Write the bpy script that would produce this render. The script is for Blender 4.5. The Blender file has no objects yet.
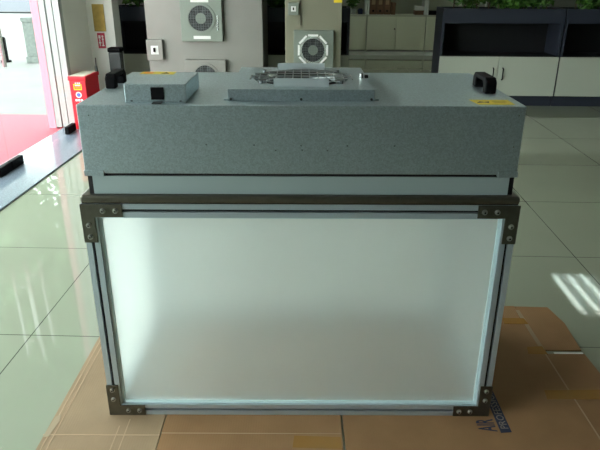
import bpy, bmesh, math, random
from mathutils import Vector, Matrix
random.seed(7)
PI = math.pi
S = bpy.context.scene
COL = S.collection
TH = math.radians(1.84)          # the room's grid is turned slightly from the camera axis

# ------------------------------------------------------------------ camera, sky, exposure
cam = bpy.data.cameras.new('camera'); cam_o = bpy.data.objects.new('camera', cam); COL.objects.link(cam_o)
cam.sensor_width = 36; cam.lens = 36 * 603 / 600; cam.clip_start = .05; cam.clip_end = 300
cam_o.location = (0, 0, 1.304); cam_o.rotation_euler = (Matrix.Rotation(math.radians(90 - 22.6), 3, 'X') @ Matrix.Rotation(math.radians(.22), 3, 'Z')).to_euler()
S.camera = cam_o
S.view_settings.view_transform = 'Standard'; S.view_settings.look = 'None'
S.view_settings.gamma = 1; S.view_settings.use_curve_mapping = False
S.view_settings.exposure = 0.1

w = bpy.data.worlds.new('overcast_sky'); S.world = w; w.use_nodes = True
bg = w.node_tree.nodes['Background']
bg.inputs['Color'].default_value = (.96, 1.0, .995, 1); bg.inputs['Strength'].default_value = 7.6

# ------------------------------------------------------------------ materials
MATS = {}
def mat(name, col, rough=.5, metal=0, spec=.5, emit=None, es=0, noise=None, bump=None, coat=0):
    """noise = (scale, amount[, detail]) varies the colour; bump = (scale, strength)"""
    m = bpy.data.materials.new(name); m.use_nodes = True; nt = m.node_tree
    b = nt.nodes['Principled BSDF']
    b.inputs['Base Color'].default_value = (*col, 1); b.inputs['Roughness'].default_value = rough
    b.inputs['Metallic'].default_value = metal; b.inputs['Specular IOR Level'].default_value = spec
    b.inputs['Coat Weight'].default_value = coat
    if emit: b.inputs['Emission Color'].default_value = (*emit, 1); b.inputs['Emission Strength'].default_value = es
    if noise or bump:
        tc = nt.nodes.new('ShaderNodeTexCoord')
    if noise:
        n = nt.nodes.new('ShaderNodeTexNoise'); n.inputs['Scale'].default_value = noise[0]; n.inputs['Detail'].default_value = 4
        r = nt.nodes.new('ShaderNodeValToRGB'); a = noise[1]
        r.color_ramp.elements[0].position = .3; r.color_ramp.elements[1].position = .7
        r.color_ramp.elements[0].color = (*[c * (1 - a) for c in col], 1)
        r.color_ramp.elements[1].color = (*[min(1, c * (1 + a)) for c in col], 1)
        nt.links.new(tc.outputs['Object'], n.inputs['Vector']); nt.links.new(n.outputs['Fac'], r.inputs['Fac'])
        nt.links.new(r.outputs['Color'], b.inputs['Base Color'])
    if bump:
        n2 = nt.nodes.new('ShaderNodeTexNoise'); n2.inputs['Scale'].default_value = bump[0]
        bp = nt.nodes.new('ShaderNodeBump'); bp.inputs['Strength'].default_value = bump[1]; bp.inputs['Distance'].default_value = .002
        nt.links.new(tc.outputs['Object'], n2.inputs['Vector']); nt.links.new(n2.outputs['Fac'], bp.inputs['Height'])
        nt.links.new(bp.outputs['Normal'], b.inputs['Normal'])
    MATS[name] = m
    return m

def galvanized(name, col, lo=.42, metal=.5, amt=.14):
    m = mat(name, col, lo, metal); nt = m.node_tree; b = nt.nodes['Principled BSDF']
    tc = nt.nodes.new('ShaderNodeTexCoord')
    v = nt.nodes.new('ShaderNodeTexVoronoi'); v.inputs['Scale'].default_value = 300
    sp = nt.nodes.new('ShaderNodeSeparateColor')
    r = nt.nodes.new('ShaderNodeValToRGB')
    r.color_ramp.elements[0].color = (*[c * (1 - amt) for c in col], 1); r.color_ramp.elements[1].color = (*[c * (1 + amt) for c in col], 1)
    mr = nt.nodes.new('ShaderNodeMapRange'); mr.inputs['To Min'].default_value = lo - .03; mr.inputs['To Max'].default_value = lo + .05
    nt.links.new(tc.outputs['Object'], v.inputs['Vector']); nt.links.new(v.outputs['Color'], sp.inputs['Color'])
    nt.links.new(sp.outputs['Red'], r.inputs['Fac']); nt.links.new(r.outputs['Color'], b.inputs['Base Color'])
    nt.links.new(sp.outputs['Green'], mr.inputs['Value']); nt.links.new(mr.outputs['Result'], b.inputs['Roughness'])
    return m

GALV = galvanized('galvanized_steel', (.42, .515, .54), .40, .82)
ALU = mat('anodised_aluminium', (.46, .55, .60), .38, .6)
ALU_PALE = mat('pale_aluminium', (.42, .52, .53), .4, .45)
FLANGE = mat('pale_galvanized', (.62,.70,.71), .4, .4)
BOLT = mat('dull_zinc_bolt', (.42, .43, .40), .3, .9)
GREYDOT = mat('grey_rivet', (.10,.13,.13), .5)
STAINLESS = mat('dark_stainless', (.13, .125, .10), .34, .85, noise=(60, .08))
SILVER = mat('bright_zinc', (.72, .74, .72), .22, .95)
BLACK = mat('black_plastic', (.003, .003, .004), .6, 0, .1)
RUBBER = mat('black_rubber', (.006, .006, .007), .7)
DARKIN = mat('dark_fan_plastic', (.02, .022, .024), .5)
WIRE = mat('zinc_wire', (.7, .74, .74), .3, .9)
YELLOW = mat('yellow_label', (.75, .58, .02), .45)
INK = mat('black_ink', (.01, .01, .01), .5)
WHITE = mat('white_paint', (.8, .82, .8), .45)
RIMMAT = mat('pale_acrylic_edge', (.66, .84, .86), .35)
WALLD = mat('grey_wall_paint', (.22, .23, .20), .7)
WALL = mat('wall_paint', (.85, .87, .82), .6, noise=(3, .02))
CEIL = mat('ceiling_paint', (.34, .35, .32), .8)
JAMB = mat('white_door_frame', (.42, .47, .46), .35)
PINK = mat('pink_reveal', (.72, .33, .42), .5)  # even pink colour of the outer reveal strip
GRANITE = mat('blue_grey_granite', (.16, .20, .25), .16, noise=(140, .25))
STEELCAB = mat('satin_steel_cabinet', (.25, .245, .225), .40, .6, noise=(4, .04))
CONE = mat('dull_inlet_steel', (.16, .18, .18), .3, .85)
FANBOX = mat('fan_box_zinc', (.22, .255, .22), .45, .5, noise=(200, .1))
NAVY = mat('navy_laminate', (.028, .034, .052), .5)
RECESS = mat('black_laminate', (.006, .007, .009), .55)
DOORW = mat('pale_laminate_door', (.52, .56, .47), .45)
BEIGE = mat('beige_laminate', (.58, .61, .48), .5)
BOOKDOOR = mat('cream_bookcase_door', (.84, .88, .70), .45)
PLINTH = mat('pale_plinth', (.88, .92, .88), .35)
LEAF = mat('green_leaf', (.06, .16, .02), .5, noise=(9, .6))
LEAF2 = mat('outdoor_leaf', (.13, .25, .12), .55, noise=(2, .5))
STEM = mat('brown_stem', (.08, .05, .03), .8)
RED = mat('red_enamel', (.70, .015, .03), .35)
REDSIGN = mat('red_sign', (.45, .02, .06), .5)
GOLD = mat('brass_plaque', (.36, .26, .06), .4, .5, noise=(30, .15))
CARPET = mat('red_door_mat', (.52, .10, .13), .95, noise=(60, .1))
PAVE = mat('pale_pavement', (.165, .172, .168), .8, noise=(2, .08))
ASPH = mat('asphalt', (.035, .045, .062), .9, noise=(8, .1))
KERB = mat('kerb_stone', (.012, .018, .02), .8)
STONE = mat('pale_granite_post', (.17, .20, .185), .7, noise=(25, .2))
BROWN = mat('brown_box', (.16, .085, .045), .7)
BLUEPOT = mat('dark_blue_glaze', (.02, .03, .08), .3)
GREYPOT = mat('grey_glaze', (.35, .38, .36), .4)
TAPE = mat('brown_packing_tape', (.30, .155, .035), .22)
CLEARTAPE = mat('clear_tape', (.36, .28, .19), .18)
PRINT = mat('dark_blue_print', (.012, .018, .05), .6)
PRINTPALE = mat('pale_print', (.22, .19, .17), .6)
GREYWALL = mat('grey_render', (.25, .28, .28), .8)
SOIL = mat('soil', (.03, .02, .015), .9)
BINGREY = mat('dark_grey_plastic', (.035, .042, .042), .45)
TUBE = mat('lamp_tube', (1, 1, 1), .4, emit=(.96, 1, .82), es=20)
ORANGE = mat('orange_print', (.9, .3, .03), .5)
BLUEPRINT_ = mat('blue_print', (.10, .14, .75), .5)
CHROME = mat('brushed_chrome', (.8, .82, .82), .3, .4)
BOUNCE = mat('white_bounce_sheet', (.75, .77, .75), .9)

def carton(name, col):
    m = mat(name, col, .75, 0, .25, noise=(7, .10)); nt = m.node_tree; b = nt.nodes['Principled BSDF']
    tc = nt.nodes.new('ShaderNodeTexCoord'); wv = nt.nodes.new('ShaderNodeTexWave')
    wv.wave_type = 'BANDS'; wv.bands_direction = 'X'; wv.inputs['Scale'].default_value = 40; wv.inputs['Distortion'].default_value = .6
    bp = nt.nodes.new('ShaderNodeBump'); bp.inputs['Strength'].default_value = .12; bp.inputs['Distance'].default_value = .002
    nt.links.new(tc.outputs['Object'], wv.inputs['Vector']); nt.links.new(wv.outputs['Fac'], bp.inputs['Height']); nt.links.new(bp.outputs['Normal'], b.inputs['Normal'])
    return m
CARTON = carton('brown_cardboard', (.28, .16, .075))
CARTON2 = carton('tan_cardboard', (.28, .20, .12))
CREASE = mat('cardboard_crease', (.42, .29, .18), .8)

def glass():
    m = bpy.data.materials.new('clear_glass'); m.use_nodes = True; nt = m.node_tree; nt.nodes.clear()
    o = nt.nodes.new('ShaderNodeOutputMaterial'); mx = nt.nodes.new('ShaderNodeMixShader')
    t = nt.nodes.new('ShaderNodeBsdfTransparent'); g = nt.nodes.new('ShaderNodeBsdfGlossy'); g.inputs['Roughness'].default_value = .02
    t.inputs['Color'].default_value = (.95, .985, .97, 1)
    mx.inputs[0].default_value = .045
    nt.links.new(t.outputs[0], mx.inputs[1]); nt.links.new(g.outputs[0], mx.inputs[2])
    nt.links.new(mx.outputs[0], o.inputs[0]); return m
GLASS = glass()

def frosted(name, tr, rf, rough):
    m = bpy.data.materials.new(name); m.use_nodes = True; nt = m.node_tree; nt.nodes.clear()
    o = nt.nodes.new('ShaderNodeOutputMaterial')
    d = nt.nodes.new('ShaderNodeBsdfDiffuse'); d.inputs['Color'].default_value = (.92, .95, .94, 1)
    t = nt.nodes.new('ShaderNodeBsdfTranslucent'); t.inputs['Color'].default_value = (.95, .98, .97, 1)
    r = nt.nodes.new('ShaderNodeBsdfRefraction'); r.inputs['Roughness'].default_value = rough; r.inputs['IOR'].default_value = 1.18
    r.inputs['Color'].default_value = (.95, .98, .97, 1)
    g = nt.nodes.new('ShaderNodeBsdfGlossy'); g.inputs['Roughness'].default_value = .3
    a = nt.nodes.new('ShaderNodeMixShader'); a.inputs[0].default_value = tr
    b = nt.nodes.new('ShaderNodeMixShader'); b.inputs[0].default_value = rf
    c = nt.nodes.new('ShaderNodeMixShader'); c.inputs[0].default_value = .04
    L = nt.links.new
    L(d.outputs[0], a.inputs[1]); L(t.outputs[0], a.inputs[2]); L(a.outputs[0], b.inputs[1]); L(r.outputs[0], b.inputs[2])
    L(b.outputs[0], c.inputs[1]); L(g.outputs[0], c.inputs[2]); L(c.outputs[0], o.inputs[0]); return m
FROST = frosted('frosted_acrylic', .7, .6, .5)
FROSTD = frosted('back_acrylic', .9, .45, .5)
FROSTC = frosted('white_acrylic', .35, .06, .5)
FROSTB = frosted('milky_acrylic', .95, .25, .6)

def tiles():
    m = mat('polished_floor_tile', (.30, .33, .26), .022, 0, .42); nt = m.node_tree; b = nt.nodes['Principled BSDF']; L = nt.links.new
    tc = nt.nodes.new('ShaderNodeTexCoord'); sx = nt.nodes.new('ShaderNodeSeparateXYZ'); L(tc.outputs['Object'], sx.inputs[0])
    def line(sock, off):
        a = nt.nodes.new('ShaderNodeMath'); a.operation = 'ADD'; a.inputs[1].default_value = off; L(sock, a.inputs[0])
        p = nt.nodes.new('ShaderNodeMath'); p.operation = 'PINGPONG'; p.inputs[1].default_value = .4; L(a.outputs[0], p.inputs[0])
        c = nt.nodes.new('ShaderNodeMath'); c.operation = 'LESS_THAN'; c.inputs[1].default_value = .0022; L(p.outputs[0], c.inputs[0]); return c.outputs[0]
    l1 = line(sx.outputs[0], 8 - 1.29 + .8); l2 = line(sx.outputs[1], 8 - 2.77 + .8)
    mx = nt.nodes.new('ShaderNodeMath'); mx.operation = 'MAXIMUM'; L(l1, mx.inputs[0]); L(l2, mx.inputs[1])
    n = nt.nodes.new('ShaderNodeTexNoise'); n.inputs['Scale'].default_value = 2.2; L(tc.outputs['Object'], n.inputs['Vector'])
    r = nt.nodes.new('ShaderNodeValToRGB'); r.color_ramp.elements[0].color = (.265, .295, .225, 1); r.color_ramp.elements[1].color = (.30, .33, .26, 1)
    L(n.outputs['Fac'], r.inputs['Fac'])
    c = nt.nodes.new('ShaderNodeMixRGB'); L(mx.outputs[0], c.inputs[0]); L(r.outputs[0], c.inputs[1]); c.inputs[2].default_value = (.07, .075, .06, 1)
    L(c.outputs[0], b.inputs['Base Color']); return m
TILE = tiles()

# ------------------------------------------------------------------ mesh helpers
class MB:
    def __init__(s): s.bm = bmesh.new()
    def box(s, x0, x1, y0, y1, z0, z1):
        v = [s.bm.verts.new(p) for p in ((x0,y0,z0),(x1,y0,z0),(x1,y1,z0),(x0,y1,z0),(x0,y0,z1),(x1,y0,z1),(x1,y1,z1),(x0,y1,z1))]
        for f in ((0,3,2,1),(4,5,6,7),(0,1,5,4),(1,2,6,5),(2,3,7,6),(3,0,4,7)): s.bm.faces.new([v[i] for i in f])
        return s
    def prism(s, poly, axis, a, b):
        """poly: 2-D points in the plane across axis; axis x:(y,z) y:(x,z) z:(x,y)"""
        def P(q, h): return {'x': (h, q[0], q[1]), 'y': (q[0], h, q[1]), 'z': (q[0], q[1], h)}[axis]
        A = [s.bm.verts.new(P(q, a)) for q in poly]; B = [s.bm.verts.new(P(q, b)) for q in poly]; n = len(poly)
        s.bm.faces.new(A[::-1]); s.bm.faces.new(B)
        for i in range(n): s.bm.faces.new((A[i], A[(i+1)%n], B[(i+1)%n], B[i]))
        return s
    def cyl(s, p, q, r, r2=None, n=14, caps=True):
        p, q = Vector(p), Vector(q); d = (q-p).normalized(); r2 = r if r2 is None else r2
        u = d.orthogonal().normalized(); v = d.cross(u)
        A = [s.bm.verts.new(p + r*(math.cos(2*PI*i/n)*u + math.sin(2*PI*i/n)*v)) for i in range(n)]
        B = [s.bm.verts.new(q + r2*(math.cos(2*PI*i/n)*u + math.sin(2*PI*i/n)*v)) for i in range(n)]
        for i in range(n): s.bm.faces.new((A[i], A[(i+1)%n], B[(i+1)%n], B[i]))
        if caps: s.bm.faces.new(A[::-1]); s.bm.faces.new(B)
        return s
    def tube(s, pts, r, n=8, closed=False):
        m = len(pts); pts = [Vector(p) for p in pts]; rings = []
        for i in range(m):
            if closed: d = pts[(i+1)%m] - pts[i-1]
            else: d = pts[min(i+1,m-1)] - pts[max(i-1,0)]
            d.normalize(); u = d.cross(Vector((.13,.21,.97))).normalized(); v = d.cross(u)
            rings.append([s.bm.verts.new(pts[i] + r*(math.cos(2*PI*k/n)*u + math.sin(2*PI*k/n)*v)) for k in range(n)])
        for i in range(m if closed else m-1):
            a, b = rings[i], rings[(i+1)%m]
            for k in range(n): s.bm.faces.new((a[k], a[(k+1)%n], b[(k+1)%n], b[k]))
        if not closed: s.bm.faces.new(rings[0][::-1]); s.bm.faces.new(rings[-1])
        return s
    def ring(s, c, axis, ro, ri, h, n=40):
        """flat annulus of thickness h starting at c, along axis (Vector)"""
        c = Vector(c); d = Vector(axis).normalized(); u = d.orthogonal().normalized(); v = d.cross(u)
        def R(r, o): return [s.bm.verts.new(c + d*o + r*(math.cos(2*PI*i/n)*u + math.sin(2*PI*i/n)*v)) for i in range(n)]
        a, b, e, f = R(ro, 0), R(ro, h), R(ri, h), R(ri, 0)
        for p, q in ((a, b), (b, e), (e, f), (f, a)):
            for i in range(n): s.bm.faces.new((p[i], p[(i+1)%n], q[(i+1)%n], q[i]))
        return s
    def quad(s, pts):
        s.bm.faces.new([s.bm.verts.new(p) for p in pts]); return s
    def build(s, name, m, parent=None, bevel=0, loc=None, smooth=False):
        bmesh.ops.recalc_face_normals(s.bm, faces=s.bm.faces[:])
        me = bpy.data.meshes.new(name); s.bm.to_mesh(me); s.bm.free(); me.materials.append(m)
        o = bpy.data.objects.new(name, me); COL.objects.link(o)
        if parent: o.parent = parent
        if loc: o.location = loc
        if smooth:
            for p in me.polygons: p.use_smooth = True
        if bevel:
            b = o.modifiers.new('bevel', 'BEVEL'); b.width = bevel; b.segments = 2; b.limit_method = 'ANGLE'; b.angle_limit = math.radians(40)
        return o

def W(u, v, z=0): return Vector((u*math.cos(TH) + v*math.sin(TH), v*math.cos(TH) - u*math.sin(TH), z))
def tag(o, label, cat, group=None):
    o['label'] = label; o['category'] = cat
    if group: o['group'] = group
    return o
def thing(name, label, cat, loc=(0,0,0), rz=0, group=None):
    o = bpy.data.objects.new(name, None); COL.objects.link(o); o.empty_display_size = .1
    o.location = loc; o.rotation_euler = (0, 0, rz); return tag(o, label, cat, group)
def room_thing(name, label, cat, u, v, z=0, group=None): return thing(name, label, cat, W(u, v, z), -TH, group)
def struct(o):
    o['kind'] = 'structure'
    if o.parent is None: o.rotation_euler = (0, 0, -TH)
    return o
def copy_tree(o, parent=None):
    c = o.copy(); COL.objects.link(c)
    if parent: c.parent = parent
    for ch in list(o.children): copy_tree(ch, c)
    return c
def text(name, body, size, m, parent, loc, rot, extrude=.0004, align='LEFT', offset=0):
    cu = bpy.data.curves.new(name, 'FONT'); cu.body = body; cu.size = size; cu.extrude = extrude; cu.align_x = align; cu.resolution_u = 2; cu.offset = offset
    t = bpy.data.objects.new(name + '_t', cu); COL.objects.link(t)
    dg = bpy.context.evaluated_depsgraph_get(); me = bpy.data.meshes.new_from_object(t.evaluated_get(dg))
    bpy.data.objects.remove(t); me.materials.clear(); me.materials.append(m); me.name = name
    o = bpy.data.objects.new(name, me); COL.objects.link(o); o.location = loc; o.rotation_euler = rot
    if parent: o.parent = parent
    return o

# ------------------------------------------------------------------ room shell (u, v grid)
UL = -2.22; UR = 8.0; VF = -5.0; VB = 11.45; CH = 3.0
struct(MB().box(UL-.12, UR, VF, VB, -.1, 0).build('floor', TILE))
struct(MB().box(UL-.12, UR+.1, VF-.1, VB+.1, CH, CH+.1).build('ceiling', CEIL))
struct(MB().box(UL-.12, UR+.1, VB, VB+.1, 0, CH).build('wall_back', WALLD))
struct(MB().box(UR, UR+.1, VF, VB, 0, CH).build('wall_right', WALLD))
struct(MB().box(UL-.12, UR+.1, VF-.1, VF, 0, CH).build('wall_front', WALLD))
# left wall: solid stub past the door and lintel over the glazing
struct(MB().box(UL-.12, UL, 5.40, VB, 0, CH).box(UL-.12, UL, VF, 5.40, 2.75, CH).build('wall_left', WALL))
struct(MB().box(UL, -1.975, 5.98, 6.18, 0, CH).build('wall_pilaster', WALL))
struct(MB().box(UL-.10, -1.88, VF, 5.4, 0, .012).build('trim_1', GRANITE, bevel=.003))       # granite threshold
struct(MB().box(UL, UL+.012, 5.405, 5.975, 0, .10).build('baseboard_left', GRANITE))
# white door jamb in three grooved strips, pink reveal outside the glass
struct(MB().box(UL-.17, UL-.118, 5.33, 5.398, .0125, 2.75).box(UL-.118, UL-.108, 5.37, 5.398, .0125, 2.75).box(UL-.108, UL-.058, 5.335, 5.398, .0125, 2.75)
       .box(UL-.058, UL-.048, 5.37, 5.398, .0125, 2.75).box(UL-.048, UL+.004, 5.33, 5.398, .0125, 2.75).build('trim_2', JAMB))
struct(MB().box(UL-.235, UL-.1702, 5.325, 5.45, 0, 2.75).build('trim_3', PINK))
# glazing behind and beside the photographer: two fixed windows
struct(MB().box(UL-.12, UL, VF, -.85, 0, 2.75).build('wall_left', WALLD))
for i, (a, b) in enumerate(((-.85, 1.25), (1.25, 3.03))):
    wr = struct(MB().box(UL-.08, UL-.02, a, a+.06, .012, 2.75).box(UL-.08, UL-.02, b-.06, b, .012, 2.75).box(UL-.08, UL-.02, a+.06, b-.06, 2.69, 2.75)
                .box(UL-.08, UL-.02, a+.06, b-.06, .012, .07).build('window_%d' % (i+1), JAMB))
    struct(MB().box(UL-.055, UL-.045, a+.06, b-.06, .07, 2.69).build('pane', GLASS, wr))
# two frameless glass door leaves with patch fittings and tubular pull handles
def glass_door(name, v0, v1, hinge_far):
    d = bpy.data.objects.new(name, None); COL.objects.link(d); d.location = W(UL+.040, (v0+v1)/2, 0); d.rotation_euler = (0, 0, -TH); d['kind'] = 'structure'
    h = (v1-v0)/2 - .004
    MB().box(-.006, .006, -h, h, .025, 2.74).build('glass_leaf', GLASS, d)
    for s in (-1, 1):
        MB().box(-.018, .018, s*h if s < 0 else h-.17, -h+.17 if s < 0 else h, .014, .078).build('patch_fitting', BLACK, d, bevel=.004)
    y = (-h + .06) if hinge_far else (h - .12)
    hd = MB().tube([(.06, y, .72), (.06, y, 1.45)], .014, 10).build('pull_handle', CHROME, d, smooth=True)
    MB().tube([(-.06, y, .72), (-.06, y, 1.45)], .014, 10).build('outer_bar', CHROME, hd, smooth=True)
    MB().tube([(-.06, y, .85), (.06, y, .85)], .009, 8).tube([(-.06, y, 1.32), (.06, y, 1.32)], .009, 8).build('standoff', CHROME, hd, smooth=True)
glass_door('door_1', 3.03, 4.02, False)
glass_door('door_2', 4.02, 5.22, True)

# ------------------------------------------------------------------ outside, beyond the glass door
struct(MB().box(-40, UL-.10, -20, 22.2, -.12, -.02).build('pavement', PAVE))
struct(MB().box(-40, UL-.10, 22.2, 22.7, -.12, .03).build('kerb', KERB))
struct(MB().box(-40, UL-.10, 22.7, 60, -.2, -.1).build('road', ASPH))
mt = MB().box(-1.6, 1.6, -2.3, 2.3, 0, .016).build('door_mat', CARPET, bevel=.004); mt.location = W(-3.93, 3.6, -.02); mt.rotation_euler = (0, 0, -TH)
tag(mt, 'large red entrance mat on the pavement outside the glass door', 'mat')
st = room_thing('stone_post', 'pale squared stone post standing on the white pavement outside', 'post', -4.57, 9.78, -.02)
MB().box(-.08, .08, -.08, .08, .10, .62).build('shaft', STONE, st, bevel=.01); MB().box(-.095, .095, -.095, .095, 0, .10).build('base', STONE, st, bevel=.01)
MB().box(-.095, .095, -.095, .095, .62, .69).build('cap', STONE, st, bevel=.012)
bo = room_thing('bollard', 'thin black bollard on the pavement at the left picture edge', 'bollard', -5.05, 9.8, -.02)
MB().cyl((0,0,.03), (0,0,.36), .045, n=16).build('shaft', BLACK, bo, smooth=False); MB().cyl((0,0,0), (0,0,.03), .08, n=16).build('base_plate', BLACK, bo)
MB().cyl((0,0,.36), (0,0,.39), .05, .03, n=16).build('cap', BLACK, bo)

def leaf_cloud(mb, c, r, n, size, flat=1.0):
    for _ in range(n):
        while True:
            p = Vector((random.uniform(-1,1), random.uniform(-1,1), random.uniform(-1,1)))
            if p.length < 1: break
        p = Vector((c[0]+p.x*r[0], c[1]+p.y*r[1], c[2]+p.z*r[2]))
        d = Vector((random.gauss(0,1), random.gauss(0,1), random.gauss(0,.6))).normalized()
        sd = d.cross(Vector((random.gauss(0,1), random.gauss(0,1), random.gauss(0,1)))).normalized()
        l = size*random.uniform(.6,1.3); k = l*.32; nrm = d.cross(sd)*l*.12
        a = [mb.bm.verts.new(q) for q in (p, p+d*l*.45+sd*k+nrm, p+d*l, p+d*l*.45-sd*k+nrm)]
        m_ = mb.bm.verts.new(p+d*l*.5-nrm)
        mb.bm.faces.new((a[0], a[1], m_)); mb.bm.faces.new((a[1], a[2], m_)); mb.bm.faces.new((a[2], a[3], m_)); mb.bm.faces.new((a[3], a[0], m_))
def tree(u, v, h, r, label):
    t = room_thing('street_tree', label, 'tree', u, v, -.02, 'street trees beyond the glass wall')
    MB().tube([(0,0,0), (.05,0,h*.3), (0,.06,h*.65)], .11, 10).build('trunk', STEM, t, smooth=True)
    m = MB()
    for _ in range(11):
        a = random.uniform(0, 2*PI); q = random.uniform(.15, .75)*r
        leaf_cloud(m, (q*math.cos(a), q*math.sin(a), h*random.uniform(.36,.9)), (r*.52, r*.52, r*.45), 620, .27)
    m.build('crown', LEAF2, t)
tree(-9.8, 16.6, 9.5, 2.5, 'tall street tree seen only mirrored in the floor, farthest from the door')
tree(-5.9, 9.6, 8.8, 2.5, 'leafy street tree seen only mirrored in the floor, middle of the three')
tree(-9.0, 3.2, 6.0, 2.0, 'round street tree seen only mirrored in the floor, level with the door')

# ------------------------------------------------------------------ ceiling lamps: one mirrored in the floor at right, three added for light
def grille_lamp(u, v, label):
    t = room_thing('grille_lamp', label, 'ceiling lamp', u, v, CH, 'grille lamps on the ceiling')
    MB().box(-.34, .34, -.62, .62, -.03, -.0005).build('housing', CHROME, t)
    fr = MB().box(-.36, -.34, -.64, .64, -.12, -.0005).box(.34, .36, -.64, .64, -.09, -.0005).box(-.34, .34, -.64, -.62, -.09, -.0005).box(-.34, .34, .62, .64, -.09, -.0005)
    fr.build('rim', WHITE, t)
    for x in (-.215, 0, .215):
        MB().cyl((x, -.52, -.055), (x, .52, -.055), .017, n=12).build('lamp_tube', TUBE, t)
    sl = MB()
    for k in range(14): sl.box(-.335, .335, -.585+k*.09-.005, -.585+k*.09+.005, -.115, -.0745)
    sl.build('louver', ALU, t)
grille_lamp(3.86, 7.72, 'three tube grille lamp on the ceiling, mirrored in the right floor')
grille_lamp(1.30, 9.60, 'added unseen three tube grille lamp that brightens the bookcases')  # added out of view to brighten the bookcases
grille_lamp(1.30, 3.90, 'added unseen three tube grille lamp that lights the machine top and back panel')  # added out of view to light the hood top and back panel
grille_lamp(-.90, 3.90, 'added unseen three tube grille lamp near the glass door that brightens the frosted panel')  # added out of view so the frosted panel glows more

# ------------------------------------------------------------------ planter cabinets along the back
def planter(u0, width, label, hedge_label):
    t = room_thing('planter_cabinet', label, 'cabinet', u0, 6.56, 0, 'planter cabinets')
    wd = width - .004; D = .40; H = .985
    MB().box(.004, wd, .025, D, 0, .10).build('plinth', NAVY, t)
    MB().box(.004, .03, 0, D, .10, H).build('side_panel', NAVY, t); MB().box(wd-.026, wd, 0, D, .10, H).build('side_panel', NAVY, t)
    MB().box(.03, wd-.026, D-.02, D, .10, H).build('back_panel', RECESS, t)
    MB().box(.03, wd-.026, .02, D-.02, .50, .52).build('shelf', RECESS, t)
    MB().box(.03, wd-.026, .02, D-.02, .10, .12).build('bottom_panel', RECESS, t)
    MB().box(.03, wd-.026, 0, .02, .845, H).build('trough_front', NAVY, t); MB().box(.03, wd-.026, .02, D-.02, .845, .86).build('trough_floor', RECESS, t)
    MB().box(.03, wd-.026, .02, D-.02, .86, .95).build('soil', SOIL, t)
    mid = width/2
    for s, a, b in ((1, .006, mid-.002), (-1, mid+.002, wd-.002)):
        d = MB().box(a, b, -.018, 0, .112, .515).build('door', DOORW, t, bevel=.002)
        x = (mid - .05) if s > 0 else (mid + .05)
        MB().tube([(x, -.018, .40), (x, -.045, .395), (x, -.045, .285), (x, -.018, .28)], .006, 8).build('handle', BLACK, d)
    h = room_thing('foliage_row', hedge_label, 'plants', u0 + width/2, 6.56 + D/2, .95, 'leafy plant rows in the planter cabinets')
    for k in range(9):
        x = -width/2 + .14 + k*(width-.28)/8
        MB().tube([(x, random.uniform(-.05,.05), .001), (x+random.uniform(-.03,.03), 0, .12)], .006, 5).build('stem', STEM, h)
    m = MB()
    for k in range(16):
        x = -width/2 + .17 + k*(width-.34)/15
        leaf_cloud(m, (x, random.uniform(-.1,.06), random.uniform(.11,.2)), (.09, .13, .09), 90, .075)
    m.build('foliage', LEAF, h)
planter(1.24, 1.245, 'navy planter cabinet with two pale doors, right of the machine', 'green leafy row on top of the planter cabinet behind the right handle')
planter(2.49, 1.245, 'navy planter cabinet cut by the right edge of the picture', 'green leafy row at the top right corner of the picture')
planter(-2.212, 1.372, 'navy planter cabinet between the plaque wall and wide steel cabinet', 'green leafy row above the dark recess beside the brass plaque')
planter(-.835, 1.135, 'navy planter cabinet showing between the two steel cabinets', 'green leafy row mostly hidden behind the narrow steel cabinet')

# ------------------------------------------------------------------ far bookcases
def bookcase(u0, label):
    t = room_thing('bookcase', label, 'bookcase', u0, 10.89, 0, 'beige bookcases on the back wall')
    wd = 1.0; D = .42
    MB().box(0, wd, 0, D, 0, .068).build('plinth', PLINTH, t)
    MB().box(.004, .02, .02, D, .068, .66).box(wd-.02, wd-.004, .02, D, .068, .66).box(.02, wd-.02, .02, D-.01, .09, .105).box(.02, wd-.02, D-.02, D-.01, .105, .645).build('carcass', BEIGE, t)
    MB().box(.002, wd-.002, -.004, D, .645, .668).build('counter_top', BEIGE, t)
    MB().box(.004, .03, .03, D, .668, 2.0).build('upright', PLINTH, t); MB().box(wd-.03, wd-.004, .03, D, .668, 2.0).build('upright', PLINTH, t)
    MB().box(.03, wd-.03, D-.02, D, .668, 2.0).build('back_panel', BEIGE, t); MB().box(.03, wd-.03, .03, D-.02, 1.1, 1.12).build('shelf', BEIGE, t)
    MB().box(.03, wd-.03, .03, D-.02, 1.55, 1.57).build('shelf', BEIGE, t); MB().box(.004, wd-.004, .03, D, 2.0, 2.02).build('top_panel', BEIGE, t)
    for a, b, kx in ((.005, .4975, .475), (.5025, .995, None)):
        d = MB().box(a, b, 0, .02, .09, .64).build('door', BOOKDOOR, t, bevel=.002)
        if kx: MB().cyl((kx, 0, .44), (kx, -.012, .44), .012, n=12).build('lock', BLACK, d)
bookcase(-.22, 'beige bookcase beside the narrow steel cabinet, only its right door showing')
bookcase(.785, 'beige bookcase with two full doors and a small lock in view')
bookcase(1.79, 'beige bookcase half hidden by the right planter cabinet')
def rbox(name, label, cat, m, u, v, z, sx, sy, sz, lid=None):
    t = room_thing(name, label, cat, u, v, z); MB().box(-sx/2, sx/2, -sy/2, sy/2, 0, sz).build('body', m, t, bevel=.004)
    if lid: MB().box(-sx/2-.004, sx/2+.004, -sy/2-.004, sy/2+.004, sz*.8, sz+.004).build('lid', lid, t, bevel=.002)
    return t
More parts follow.
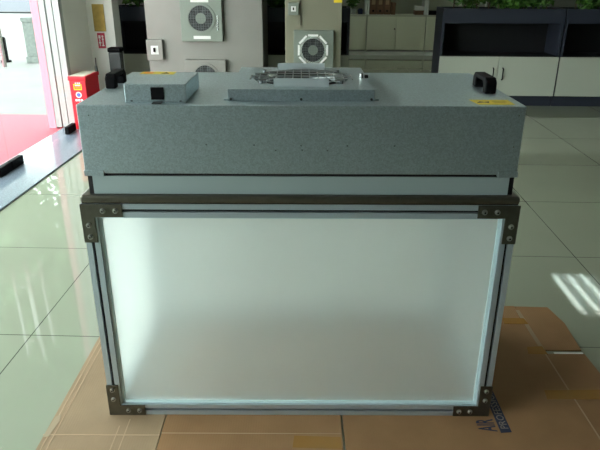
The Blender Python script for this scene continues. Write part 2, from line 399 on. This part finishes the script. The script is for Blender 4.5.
for k in range(3):
    t = room_thing('file_box', ['brown file box against the left upright on the bookcase', 'middle brown file box of the row on the bookcase', 'right hand brown file box of the row on the bookcase'][k], 'box', .885+.118*k, 11.07, .668, 'brown file boxes on the bookcase')
    MB().box(-.054, .054, -.12, .12, 0, .30).build('body', BROWN, t, bevel=.004); MB().cyl((0, -.12, .06), (0, -.122, .06), .018, n=14).build('finger_hole', BLACK, t)
    MB().box(-.03, .03, -.1225, -.12, .16, .24).build('spine_label', CREASE, t)
rbox('file_box', 'short brown box leaning beside the tall file boxes', 'box', BROWN, 1.225, 11.02, .668, .07, .2, .19, BROWN)
rbox('carton', 'small brown carton under the white box on the bookcase', 'box', BROWN, 1.665, 11.0, .668, .15, .16, .065, BROWN)
rbox('white_box', 'small white box on top of the brown carton', 'box', WHITE, 1.67, 11.0, .738, .14, .13, .065, WHITE)
rbox('black_case', 'flat black case on the bookcase behind the right planter cabinet', 'case', BLACK, 1.90, 11.0, .668, .15, .2, .06, BLACK)
pt = room_thing('grey_pot', 'small grey pot with a green plant beside the narrow steel cabinet', 'pot', .53, 11.03, .668)
MB().cyl((0,0,0), (0,0,.085), .05, .07, n=18).build('pot', GREYPOT, pt); m = MB(); m.tube([(0,0,.08), (0,0,.16)], .008, 6); m.build('stem', STEM, pt)
m = MB(); leaf_cloud(m, (0,-.02,.22), (.09,.09,.09), 130, .07); m.build('foliage', LEAF, pt)
bj = room_thing('blue_jar', 'dark blue jar next to the grey plant pot', 'jar', .67, 11.03, .668)
MB().cyl((0,0,0), (0,0,.075), .04, .05, n=18).build('body', BLUEPOT, bj); MB().cyl((0,0,.075), (0,0,.095), .042, .03, n=18).build('lid', BLUEPOT, bj)

# ------------------------------------------------------------------ steel display cabinets with fan filter units
def guard(mb, c, r, n=8, y=0, wire=.0016, sq=.022):
    k = int(r/sq)
    for i in range(-k, k+1):
        h = math.sqrt(max(r*r-(i*sq)**2, 0))
        if h < .01: continue
        mb.box(c[0]+i*sq-wire/2, c[0]+i*sq+wire/2, y-wire, y, c[1]-h, c[1]+h); mb.box(c[0]-h, c[0]+h, y-wire*2, y-wire, c[1]+i*sq-wire/2, c[1]+i*sq+wire/2)
def fan_unit(t, x0, x1, z0, z1, cx, cz, r, boxm, plates):
    """a fan box fixed on the cabinet front (front is local y = 0, box comes forward)"""
    d = .07
    b = MB().box(x0, x1, -d, 0, z0, z1).build('fan_box', boxm, t, bevel=.004)
    MB().ring((cx, -d-.012, cz), (0,1,0), r+.016, r-.004, .012).build('inlet_ring', SILVER if plates else boxm, b, smooth=False)
    MB().cyl((cx, -d-.001, cz), (cx, -d-.003, cz), r-.004, n=36).build('fan_opening', DARKIN, b)
    MB().cyl((cx, -d-.003, cz), (cx, -d-.010, cz), r*.42, n=28).build('fan_hub', FANBOX, b)
    bl = MB()
    for k in range(7):
        a = 2*PI*k/7; c, s = math.cos(a), math.sin(a); c2, s2 = math.cos(a+.5), math.sin(a+.5)
        bl.quad([(cx+c*r*.42, -d-.008, cz+s*r*.42), (cx+c*r*.9, -d-.008, cz+s*r*.9), (cx+c2*r*.9, -d-.004, cz+s2*r*.9), (cx+c2*r*.42, -d-.004, cz+s2*r*.42)])
    bl.build('fan_blades', BINGREY, b)
    g = MB(); guard(g, (cx, cz), r+.004, y=-d-.013); g.build('wire_guard', CONE, b)
    if plates:
        for k in range(8):
            a = PI/8 + 2*PI*k/8 + PI/8; R = r + .02; L_ = R*.36
            p = MB().box(-L_, L_, -.022, 0, -.005, .012); o = p.build('collar_plate', MATS['white_paint'], b); o.location = (cx+math.sin(a)*R, -d, cz+math.cos(a)*R); o.rotation_euler = (0, a, 0)
    return b
def switch_box(t, x0, x1, z0, z1, dark):
    b = MB().box(x0, x1, -.06, 0, z0, z1).build('switch_box', FANBOX if not dark else STEELCAB, t, bevel=.004)
    w_ = x1-x0; h = z1-z0
    MB().box(x0+w_*.28, x0+w_*.74, -.063, -.06, z0+h*.3, z0+h*.72).build('switch_plate', WHITE, b)
    MB().box(x0+w_*.44, x0+w_*.56, -.075, -.063, z0+h*.42, z0+h*.62).build('toggle', BLACK, b)

lc = room_thing('steel_cabinet', 'wide pale steel cabinet with a fan unit high on its front', 'cabinet', -1.06, 5.72, 0, 'steel display cabinets')
MB().box(-.535, .53, 0, .55, .05, 1.95).build('body', STEELCAB, lc, bevel=.004); MB().box(-.5, .5, .03, .52, 0, .05).build('base', BINGREY, lc)
b = fan_unit(lc, -.20, .175, .735, 1.30, -.015, .935, .112, FANBOX, False)
MB().box(-.09, .065, -.073, -.07, .758, .785).build('name_plate', WHITE, b); MB().box(-.10, .06, -.073, -.07, 1.07, 1.11).build('name_plate', WHITE, b)
MB().box(.128, .138, -.08, -.07, .83, .96).build('latch', SILVER, b)
b2 = fan_unit(lc, -.19, .19, .12, .572, .0, .42, .11, STEELCAB, False)
switch_box(lc, -.533, -.385, .565, .745, True)
cc = room_thing('steel_cabinet', 'narrow olive steel cabinet with a white ringed fan, behind the machine', 'cabinet', -.07, 5.72, 0, 'steel display cabinets')
MB().box(-.255, .255, 0, .5, .05, 1.95).build('body', mat('olive_steel', (.27, .265, .195), .42, .5), cc, bevel=.004); MB().box(-.235, .235, .03, .47, 0, .05).build('base', BINGREY, cc)
fan_unit(cc, -.175, .185, .46, .838, 0, .668, .105, FANBOX, True)
switch_box(cc, -.225, -.13, .965, 1.07, False)
MB().box(.18, .252, -.003, 0, 1.07, 1.15).build('warning_label', YELLOW, cc)
MB().box(-.118, -.114, -.02, 0, .88, 1.5).build('door_edge', STAINLESS, cc)

# ------------------------------------------------------------------ things by the left wall
def wall_sign(name, label, cat, u0, u1, z0, z1, m): 
    t = room_thing(name, label, cat, (u0+u1)/2, 5.98, (z0+z1)/2); MB().box(-(u1-u0)/2, (u1-u0)/2, -.012, -.0005, -(z1-z0)/2, (z1-z0)/2).build('plate', m, t, bevel=.002); return t
pq = wall_sign('brass_plaque', 'brown gold plaque on the white pilaster above the red sign', 'plaque', -2.165, -2.055, .79, 1.035, GOLD)
rs = wall_sign('red_sign', 'small red sign with white marks under the gold plaque', 'sign', -2.145, -2.075, .635, .775, REDSIGN)
m = MB()
for (a, b, c, d) in ((-.024,-.004,.02,.05), (-.018,-.010,-.05,.015), (.006,.024,.034,.046), (.006,.024,.008,.018), (.011,.019,-.05,.05), (.004,.026,-.05,-.04), (-.026,-.002,-.024,-.014)): m.box(a, b, -.0135, -.012, c, d)
m.build('sign_marks', WHITE, rs)
bn = room_thing('litter_bin', 'slim dark grey bin standing in front of the pilaster', 'bin', -1.935, 5.82, 0)
MB().prism([(-.055,-.05),(.055,-.05),(.055,.05),(-.055,.05)], 'z', .0, .62).build('body', BINGREY, bn, bevel=.008); MB().box(-.06, .06, -.055, .055, .62, .66).build('lid', BLACK, bn, bevel=.008)
rb = room_thing('extinguisher_box', 'red fire extinguisher box on the floor by the door jamb', 'box', -2.11, 5.42, 0)
MB().box(-.075, .068, -.165, .165, 0, .44).build('body', RED, rb, bevel=.006)
MB().box(-.083, .076, -.173, .173, .44, .478).build('lid', RED, rb, bevel=.006)
MB().box(-.070, .063, -.160, .160, .478, .480).build('lid_inset', MATS['beige_laminate'], rb)
f = MB().box(-.042,.030,-.167,-.165,.36,.37).box(-.042,.030,-.167,-.165,.405,.412).box(-.042,-.034,-.167,-.165,.37,.405).box(.022,.030,-.167,-.165,.37,.405); f.build('label_frame', YELLOW, rb)
MB().box(-.028,.018,-.167,-.165,.395,.404).box(-.026,-.012,-.167,-.165,.415,.424).box(-.006,.006,-.167,-.165,.415,.424).box(.010,.02,-.167,-.165,.415,.424).build('label_print', WHITE, rb)
MB().box(-.028,.018,-.167,-.165,.374,.391).build('label_flame', ORANGE, rb)
e = MB().cyl((-.005,-.165,.318), (-.005,-.167,.318), .026, n=24).build('round_badge', WHITE, rb); MB().cyl((-.005,-.167,.318), (-.005,-.168,.318), .017, n=24).build('badge_centre', BLUEPRINT_, e)
MB().box(-.04,-.022,-.167,-.165,.262,.28).box(-.016,.002,-.167,-.165,.262,.28).box(.008,.026,-.167,-.165,.262,.28).build('caption_print', WHITE, rb)
hs = room_thing('hose_nozzle', 'thin dark nozzle standing on top of the red box', 'nozzle', -2.035, 5.54, .480)
MB().cyl((0,0,0), (0,0,.05), .014, .009, n=12).build('base', BINGREY, hs); MB().cyl((0,0,.05), (.004,0,.12), .006, .004, n=10).build('tip', BINGREY, hs)

# ------------------------------------------------------------------ cardboard on the floor
CT = .005
cl = thing('cardboard_sheet', 'tan cardboard sheet under the left corner of the machine', 'cardboard', (-.62, 1.5, 0))
MB().prism([(-.16,-.7),(.20,-.7),(.19,.62),(-.155,.62)], 'z', 0, CT).build('panel', CARTON2, cl)
MB().box(-.16, .195, -.052, -.048, CT, CT+.0008).build('crease', CREASE, cl)
for x, a, b in ((.06, -.62, -.01), (.085, -.62, .02)): MB().box(x, x+.003, a, b, CT, CT+.0007).build('crease', CREASE, cl)
for x in (-.145, -.128): MB().box(x, x+.003, -.6, .58, CT, CT+.0007).build('crease', CREASE, cl)
o = MB().prism([(-.158,-.06),(-.140,-.06),(-.132,.012),(-.140,.04),(-.152,.03)], 'z', CT, CT+.001).build('tape', CLEARTAPE, cl)
cm = thing('cardboard_sheet', 'plain brown cardboard sheet under the middle of the machine', 'cardboard', (-.14, 1.6, 0))
MB().prism([(-.282,-.78),(.270,-.78),(.272,.635),(-.282,.635)], 'z', 0, CT-.0002).build('panel', CARTON, cm)
MB().box(-.282, .27, -.142, -.139, CT-.0003, CT+.0002).build('crease', CREASE, cm)
MB().prism([(.12,-.20),(.266,-.205),(.266,-.155),(.125,-.15)], 'z', CT-.0003, CT+.0002).build('tape', TAPE, cm)
cr = thing('cardboard_sheet', 'brown printed cardboard sheet under the right of the machine', 'cardboard', (.25, 1.6, 0))
MB().prism([(-.112,-.78),(.66,-.78),(.665,.60),(.66,.635),(-.112,.635)], 'z', 0, CT-.0002).build('panel', CARTON, cr)
MB().prism([(.663,-.78),(.84,-.78),(.815,.14),(.81,.288),(.668,.288)], 'z', 0, CT-.0018).build('flap', CARTON, cr)
MB().prism([(.668,.310),(.808,.310),(.822,.50),(.80,.628),(.664,.633)], 'z', 0, CT-.0014).build('flap', CARTON, cr)
MB().box(.661, .666, -.78, .285, CT-.002, CT+.0001).build('crease', CREASE, cr)
MB().box(.655, .671, .315, .60, CT-.0015, CT+.0002).build('tape', CLEARTAPE, cr)
MB().box(.70, .808, .290, .300, 0, .0015).build('slot_tile_light', WHITE, cr)  # white strip paints the bright tile light in the gap between the flaps
MB().prism([(.575,.492),(.672,.49),(.668,.535),(.58,.537)], 'z', CT-.0013, CT+.0003).build('tape', TAPE, cr)
MB().prism([(.60,.285),(.672,.282),(.668,.335),(.61,.33)], 'z', CT-.0013, CT+.0003).build('tape', TAPE, cr)
MB().prism([(.572,.025),(.83,.03),(.825,.078),(.58,.072)], 'z', CT-.0017, CT+.0003).build('tape', TAPE, cr)
bd = MB().prism([(.370,-.135),(.404,-.131),(.404,.16),(.370,.16)], 'z', CT-.0002, CT+.0003).build('printed_band', PRINT, cr)
text('printed_words', 'PROFESSIONAL', .034, PRINTPALE, bd, (.399, -.118, CT+.0004), (0,0,PI/2), .0001)
tl = text('printed_letters', 'AIR', .078, PRINT, cr, (.360, -.128, CT+.0001), (0,0,PI/2), .0002, offset=.0012); tl.scale = (.46, 1, 1)

# ------------------------------------------------------------------ the machine: aluminium frame
FX = .60; Y0, Y1 = 1.543, 2.143; Z0, Z1 = CT+.0005, .722
P = .040
fr = thing('aluminium_frame', 'aluminium profile frame with frosted panels and dark corner brackets', 'frame', (0, (Y0+Y1)/2, Z0))
hy = (Y1-Y0)/2; hz = Z1-Z0
def profile(cx, cy):
    h, s, d = P/2, .0042, .011
    pts = [(-h,-h),(-s,-h),(-s,-h+d),(s,-h+d),(s,-h),(h,-h),(h,-s),(h-d,-s),(h-d,s),(h,s),(h,h),(s,h),(s,h-d),(-s,h-d),(-s,h),(-h,h),(-h,s),(-h+d,s),(-h+d,-s),(-h,-s)]
    return [(cx+a, cy+b) for a, b in pts]
for sx in (-1, 1):
    for sy in (-1, 1):
        u = MB().prism(profile(sx*(FX-P/2), sy*(hy-P/2)), 'z', 0, hz).build('upright', ALU, fr)
        MB().box(sx*(FX-P/2)-.004, sx*(FX-P/2)+.004, sy*(hy-.0105)-.0004, sy*(hy-.0105)+.0004, .045, hz-.045).build('slot_strip', RUBBER, u)
for sy in (-1, 1):
    for zc in (P/2, hz-P/2):
        r = MB().prism(profile(sy*(hy-P/2), zc), 'x', -FX+P, FX-P).build('rail', ALU, fr)
        MB().box(-FX+P, FX-P, sy*(hy-.0105)-.0004, sy*(hy-.0105)+.0004, zc-.004, zc+.004).build('slot_strip', RUBBER, r)
for sx in (-1, 1):
    for zc in (P/2, hz-P/2): MB().prism(profile(sx*(FX-P/2), zc), 'y', -hy+P, hy-P).build('side_rail', ALU, fr)
def rim(sy):   # pale strip that holds the panel
    a, b = FX-P, hz-P; t = .009; y0, y1 = sorted((sy*(hy-.008), sy*(hy-.02)))
    return MB().box(-a, -a+t, y0, y1, P, b).box(a-t, a, y0, y1, P, b).box(-a+t, a-t, y0, y1, P, P+t).box(-a+t, a-t, y0, y1, b-t*.5, b)
pr = rim(-1).build('panel_rim', RIMMAT, fr)
t = .009
MB().box(-FX+P+t+.0005, FX-P-t-.0005, -hy+.012, -hy+.016, P+t+.0005, hz-P-t*.5-.0005).build('front_panel', FROST, fr)
rim(1).build('panel_rim', RIMMAT, fr)
MB().box(-FX+P+t+.0005, FX-P-t-.0005, hy-.016, hy-.012, P+t+.0005, hz-P-t*.5-.0005).build('back_panel', FROSTD, fr)
MB().box(-FX+P+.002, FX-P-.002, -hy+P, hy-P, hz-.012, hz-.006).build('added_bounce_sheet', BOUNCE, fr)  # white sheet added under the top plate to bounce light inside the frame
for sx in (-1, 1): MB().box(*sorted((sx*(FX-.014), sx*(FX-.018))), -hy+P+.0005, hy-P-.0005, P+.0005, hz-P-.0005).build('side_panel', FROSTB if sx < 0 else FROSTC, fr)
B = .115; bt = .004
for sx in (-1, 1):
    for top in (0, 1):
        e = FX + .003
        pts = [(0,0),(B,0),(B,.038),(.038,.038),(.038,B),(0,B)]
        q = [(sx*(e - a), (b if not top else hz - b) ) for a, b in pts]
        br = MB().prism(q, 'y', -hy-bt, -hy-.0002).build('corner_bracket', STAINLESS, fr, bevel=.0012)
        for a, b in ((.062,.019),(.097,.019),(.019,.062),(.019,.097)):
            x, z = sx*(e-a), (b if not top else hz-b)
            bo_ = MB().cyl((x, -hy-bt, z), (x, -hy-bt-.002, z), .0078, n=18).cyl((x, -hy-bt-.002, z), (x, -hy-bt-.0065, z), .006, .005, n=16).build('bolt', BOLT, br)
            MB().cyl((x, -hy-bt-.0066, z), (x, -hy-bt-.0068, z), .003, n=6).build('hex_socket', INK, br)
TP = MB().box(-.598, .598, -hy-.007, hy+.01, hz+.004, hz+.0255); TP.build('top_plate', STAINLESS, fr, bevel=.006)
MB().box(-.597, .597, -hy+.002, hy-.002, hz+.0003, hz+.004).build('gasket', RUBBER, fr)

# ------------------------------------------------------------------ the machine: fan filter unit on top
HZ0 = Z1 + .0262
ff = thing('fan_filter_unit', 'long galvanized fan filter unit resting on the aluminium frame', 'fan filter unit', (.002, 1.548, HZ0))
HB, HT = .059, .992-HZ0; HX = .580; HD = .565
MB().box(-HX, HX, 0, HD, HB, HT).build('housing', GALV, ff, bevel=.0025)
MB().box(-HX+.003, HX-.003, .008, HD-.008, 0, HB-.0005).build('gasket', RUBBER, ff)
MB().box(-HX+.017, HX-.017, .003, HD-.003, .0005, HB-.008).build('filter_frame', ALU_PALE, ff)
for sx in (-1, 1):
    MB().box(*sorted((sx*(HX+.0015), sx*(HX-.052))), -.0035, .02, HB-.006, HB+.010).build('corner_clip', GALV, ff, bevel=.001)
riv = [(-.250,.888),(-.124,.887),(-.067,.873),(0,.886),(.003,.874),(.070,.873),(.122,.886),(.247,.886),(-.55,.965),(.563,.968),(.560,.885)]
for x, z in riv: MB().cyl((x,0,z-HZ0), (x,-.0016,z-HZ0), .0022, .0016, n=10).build('rivet', GREYDOT if abs(x) < .5 else SILVER, ff)
def handle(x, y, ln, wd=.030, ht=.042):
    pts = []
    h = ln/2
    outer = [(-h,0),(-h,ht*.72),(-h*.80,ht),(h*.80,ht),(h,ht*.72),(h,0)]; inner = [(h-.030,0),(h-.030,ht*.5),(h*.42,ht*.68),(-h*.42,ht*.68),(-h+.030,ht*.5),(-h+.030,0)]
    o = MB().prism([(a, b) for a, b in outer+inner], 'x', -wd/2, wd/2).build('carry_handle', BLACK, ff, bevel=.004); o.location = (x, y, HT)
handle(-.557, 1.842-1.548, .125); handle(.536, 1.790-1.548, .140, .032, .044)
# control box
cb = MB().box(-.460, -.299, .030, .240, HT+.003, HT+.048).build('control_box', GALV, ff, bevel=.002)
MB().box(-.460, -.302, .026, .045, HT, HT+.003).build('box_foot', GALV, cb)
MB().box(-.391, -.357, .0275, .030, HT+.008, HT+.040).build('power_socket', BLACK, cb, bevel=.0008)
MB().box(-.386, -.362, .008, .030, HT+.0002, HT+.003).build('socket_lip', BINGREY, cb)
lb = MB().prism([(-.459,.200),(-.362,.192),(-.362,.238),(-.459,.239)], 'z', HT+.048, HT+.0486).build('warning_label', YELLOW, cb)
MB().prism([(-.400,.203),(-.376,.203),(-.388,.228)], 'z', HT+.0486, HT+.049).build('warning_mark', INK, cb)
MB().prism([(-.450,.206),(-.425,.206),(-.425,.230),(-.450,.230)], 'z', HT+.0486, HT+.049).build('label_patch', ORANGE, cb)
for x in (-.443, -.315): MB().cyl((x,.034,HT+.003), (x,.034,HT+.006), .005, n=10).build('foot_screw', BINGREY, cb)
# square fan base with round inlet
FY0, FY1, FH = 1.604-1.548, 2.01-1.548, .031
n = 48; cx, cy, cr_ = 0, 1.80-1.548, .138
m = MB(); bm = m.bm
sq = []
for i in range(n):
    a = 2*PI*i/n; c, s = math.cos(a), math.sin(a); hx = .194; ky0, ky1 = cy-FY0, FY1-cy
    k = min(hx/abs(c) if abs(c) > 1e-6 else 9, (ky1 if s > 0 else ky0)/abs(s) if abs(s) > 1e-6 else 9); sq.append((cx+c*k, cy+s*k))
for (xx, yy) in ((.194, FY0), (.194, FY1), (-.194, FY0), (-.194, FY1)):
    j = min(range(n), key=lambda i: (sq[i][0]-xx)**2 + (sq[i][1]-yy)**2); sq[j] = (xx, yy)
To = [bm.verts.new((x, y, HT+FH)) for x, y in sq]; Bo = [bm.verts.new((x, y, HT+.0004)) for x, y in sq]
Ti = [bm.verts.new((cx+cr_*math.cos(2*PI*i/n), cy+cr_*math.sin(2*PI*i/n), HT+FH)) for i in range(n)]
Bi = [bm.verts.new((cx+cr_*math.cos(2*PI*i/n), cy+cr_*math.sin(2*PI*i/n), HT+.0004)) for i in range(n)]
for i in range(n):
    j = (i+1) % n
    for q in ((To[i],To[j],Ti[j],Ti[i]), (Bo[i],Bo[j],To[j],To[i]), (Ti[i],Ti[j],Bi[j],Bi[i]), (Bi[i],Bi[j],Bo[j],Bo[i])): bm.faces.new(q)
fb = m.build('fan_base', GALV, ff)
MB().cyl((cx,cy,HT+.0005), (cx,cy,HT+.002), cr_-.001, n=40).build('fan_opening', DARKIN, fb)
m = MB(); pr_ = []
for k in range(10):
    a = k/9*PI/2; pr_.append((.136-.030*math.sin(a)-.0, FH+.004-.026*(1-math.cos(a))))
rings = [[m.bm.verts.new((cx+r*math.cos(2*PI*i/40), cy+r*math.sin(2*PI*i/40), HT+z)) for i in range(40)] for r, z in pr_]
for k in range(9):
    for i in range(40): m.bm.faces.new((rings[k][i], rings[k][(i+1)%40], rings[k+1][(i+1)%40], rings[k+1][i]))
m.build('inlet_cone', CONE, fb, smooth=True)
MB().cyl((cx,cy,HT+.002), (cx,cy,HT+.022), .055, .048, n=28).build('fan_hub', BINGREY, fb)
m = MB()
for k in range(7):
    a = 2*PI*k/7; p = lambda r, b, z: (cx+r*math.cos(b), cy+r*math.sin(b), HT+z)
    m.quad([p(.05,a,.004), p(.100,a+.25,.004), p(.100,a+.5,.018), p(.05,a+.35,.018)])
m.build('fan_blades', BINGREY, fb)
g = MB(); R = .147; k = 6; sp = R/k; wz = HT+FH+.0006
for i in range(-k, k+1):
    h = max(math.sqrt(max(R*R-(i*sp)**2, 0)), .04)
    g.box(cx+i*sp-.0015, cx+i*sp+.0015, cy-h, cy+h, wz, wz+.003)
    if i % 2 == 0: g.box(cx-h, cx+h, cy+i*sp-.0013, cy+i*sp+.0013, wz+.003, wz+.0055)
g.build('wire_guard', WIRE, fb)
for sx, sy in ((-.11,-.1),(.11,-.1),(-.11,.1),(.11,.1)): MB().cyl((cx+sx*1.02,cy+sy*1.02,HT+FH), (cx+sx*1.02,cy+sy*1.02,wz+.007), .005, n=10).build('guard_post', CONE, fb)
for y, hw in ((1.650-1.548, .075), (1.952-1.548, .074)):
    MB().box(-hw, hw, y-.001, y+.001, HT+FH, HT+FH+.0215).box(-hw, hw, y+.001, y+.014, HT+FH, HT+FH+.002).build('collar_flange', FLANGE, fb)
for x, y in ((-.186,FY0-.001),(0,FY0-.001),(.186,FY0-.001)): MB().cyl((x,y,HT+.006), (x,y-.004,HT+.006), .0035, n=10).build('base_screw', BINGREY, fb)
for sx in (-1, 1): MB().box(*sorted((sx*.1945, sx*.207)), FY0+.01, FY0+.03, HT+.0003, HT+.004).build('base_tab', GALV, fb)
MB().cyl((.176,1.80-1.548,HT+FH), (.176,1.80-1.548,HT+FH+.013), .006, .005, n=12).build('cable_gland', SILVER, fb)
MB().box(.186,.196,1.795-1.548,1.81-1.548,HT+FH,HT+FH+.008).build('cable_clip', BLACK, fb)
# warning label at the front right corner of the top
wl = MB().prism([(.462,.022),(.556,.020),(.556,.082),(.452,.084)], 'z', HT, HT+.0007).build('warning_label', YELLOW, ff)
MB().prism([(.462,.040),(.474,.060),(.484,.052),(.500,.060),(.494,.040),(.484,.048)], 'z', HT+.0007, HT+.001).build('warning_mark', INK, wl)
MB().box(.508,.545,.064,.067,HT+.0007,HT+.001).box(.508,.545,.052,.055,HT+.0007,HT+.001).box(.508,.538,.040,.043,HT+.0007,HT+.001).build('label_lines', mat('label_brown_ink', (.3,.2,.02), .5), wl)
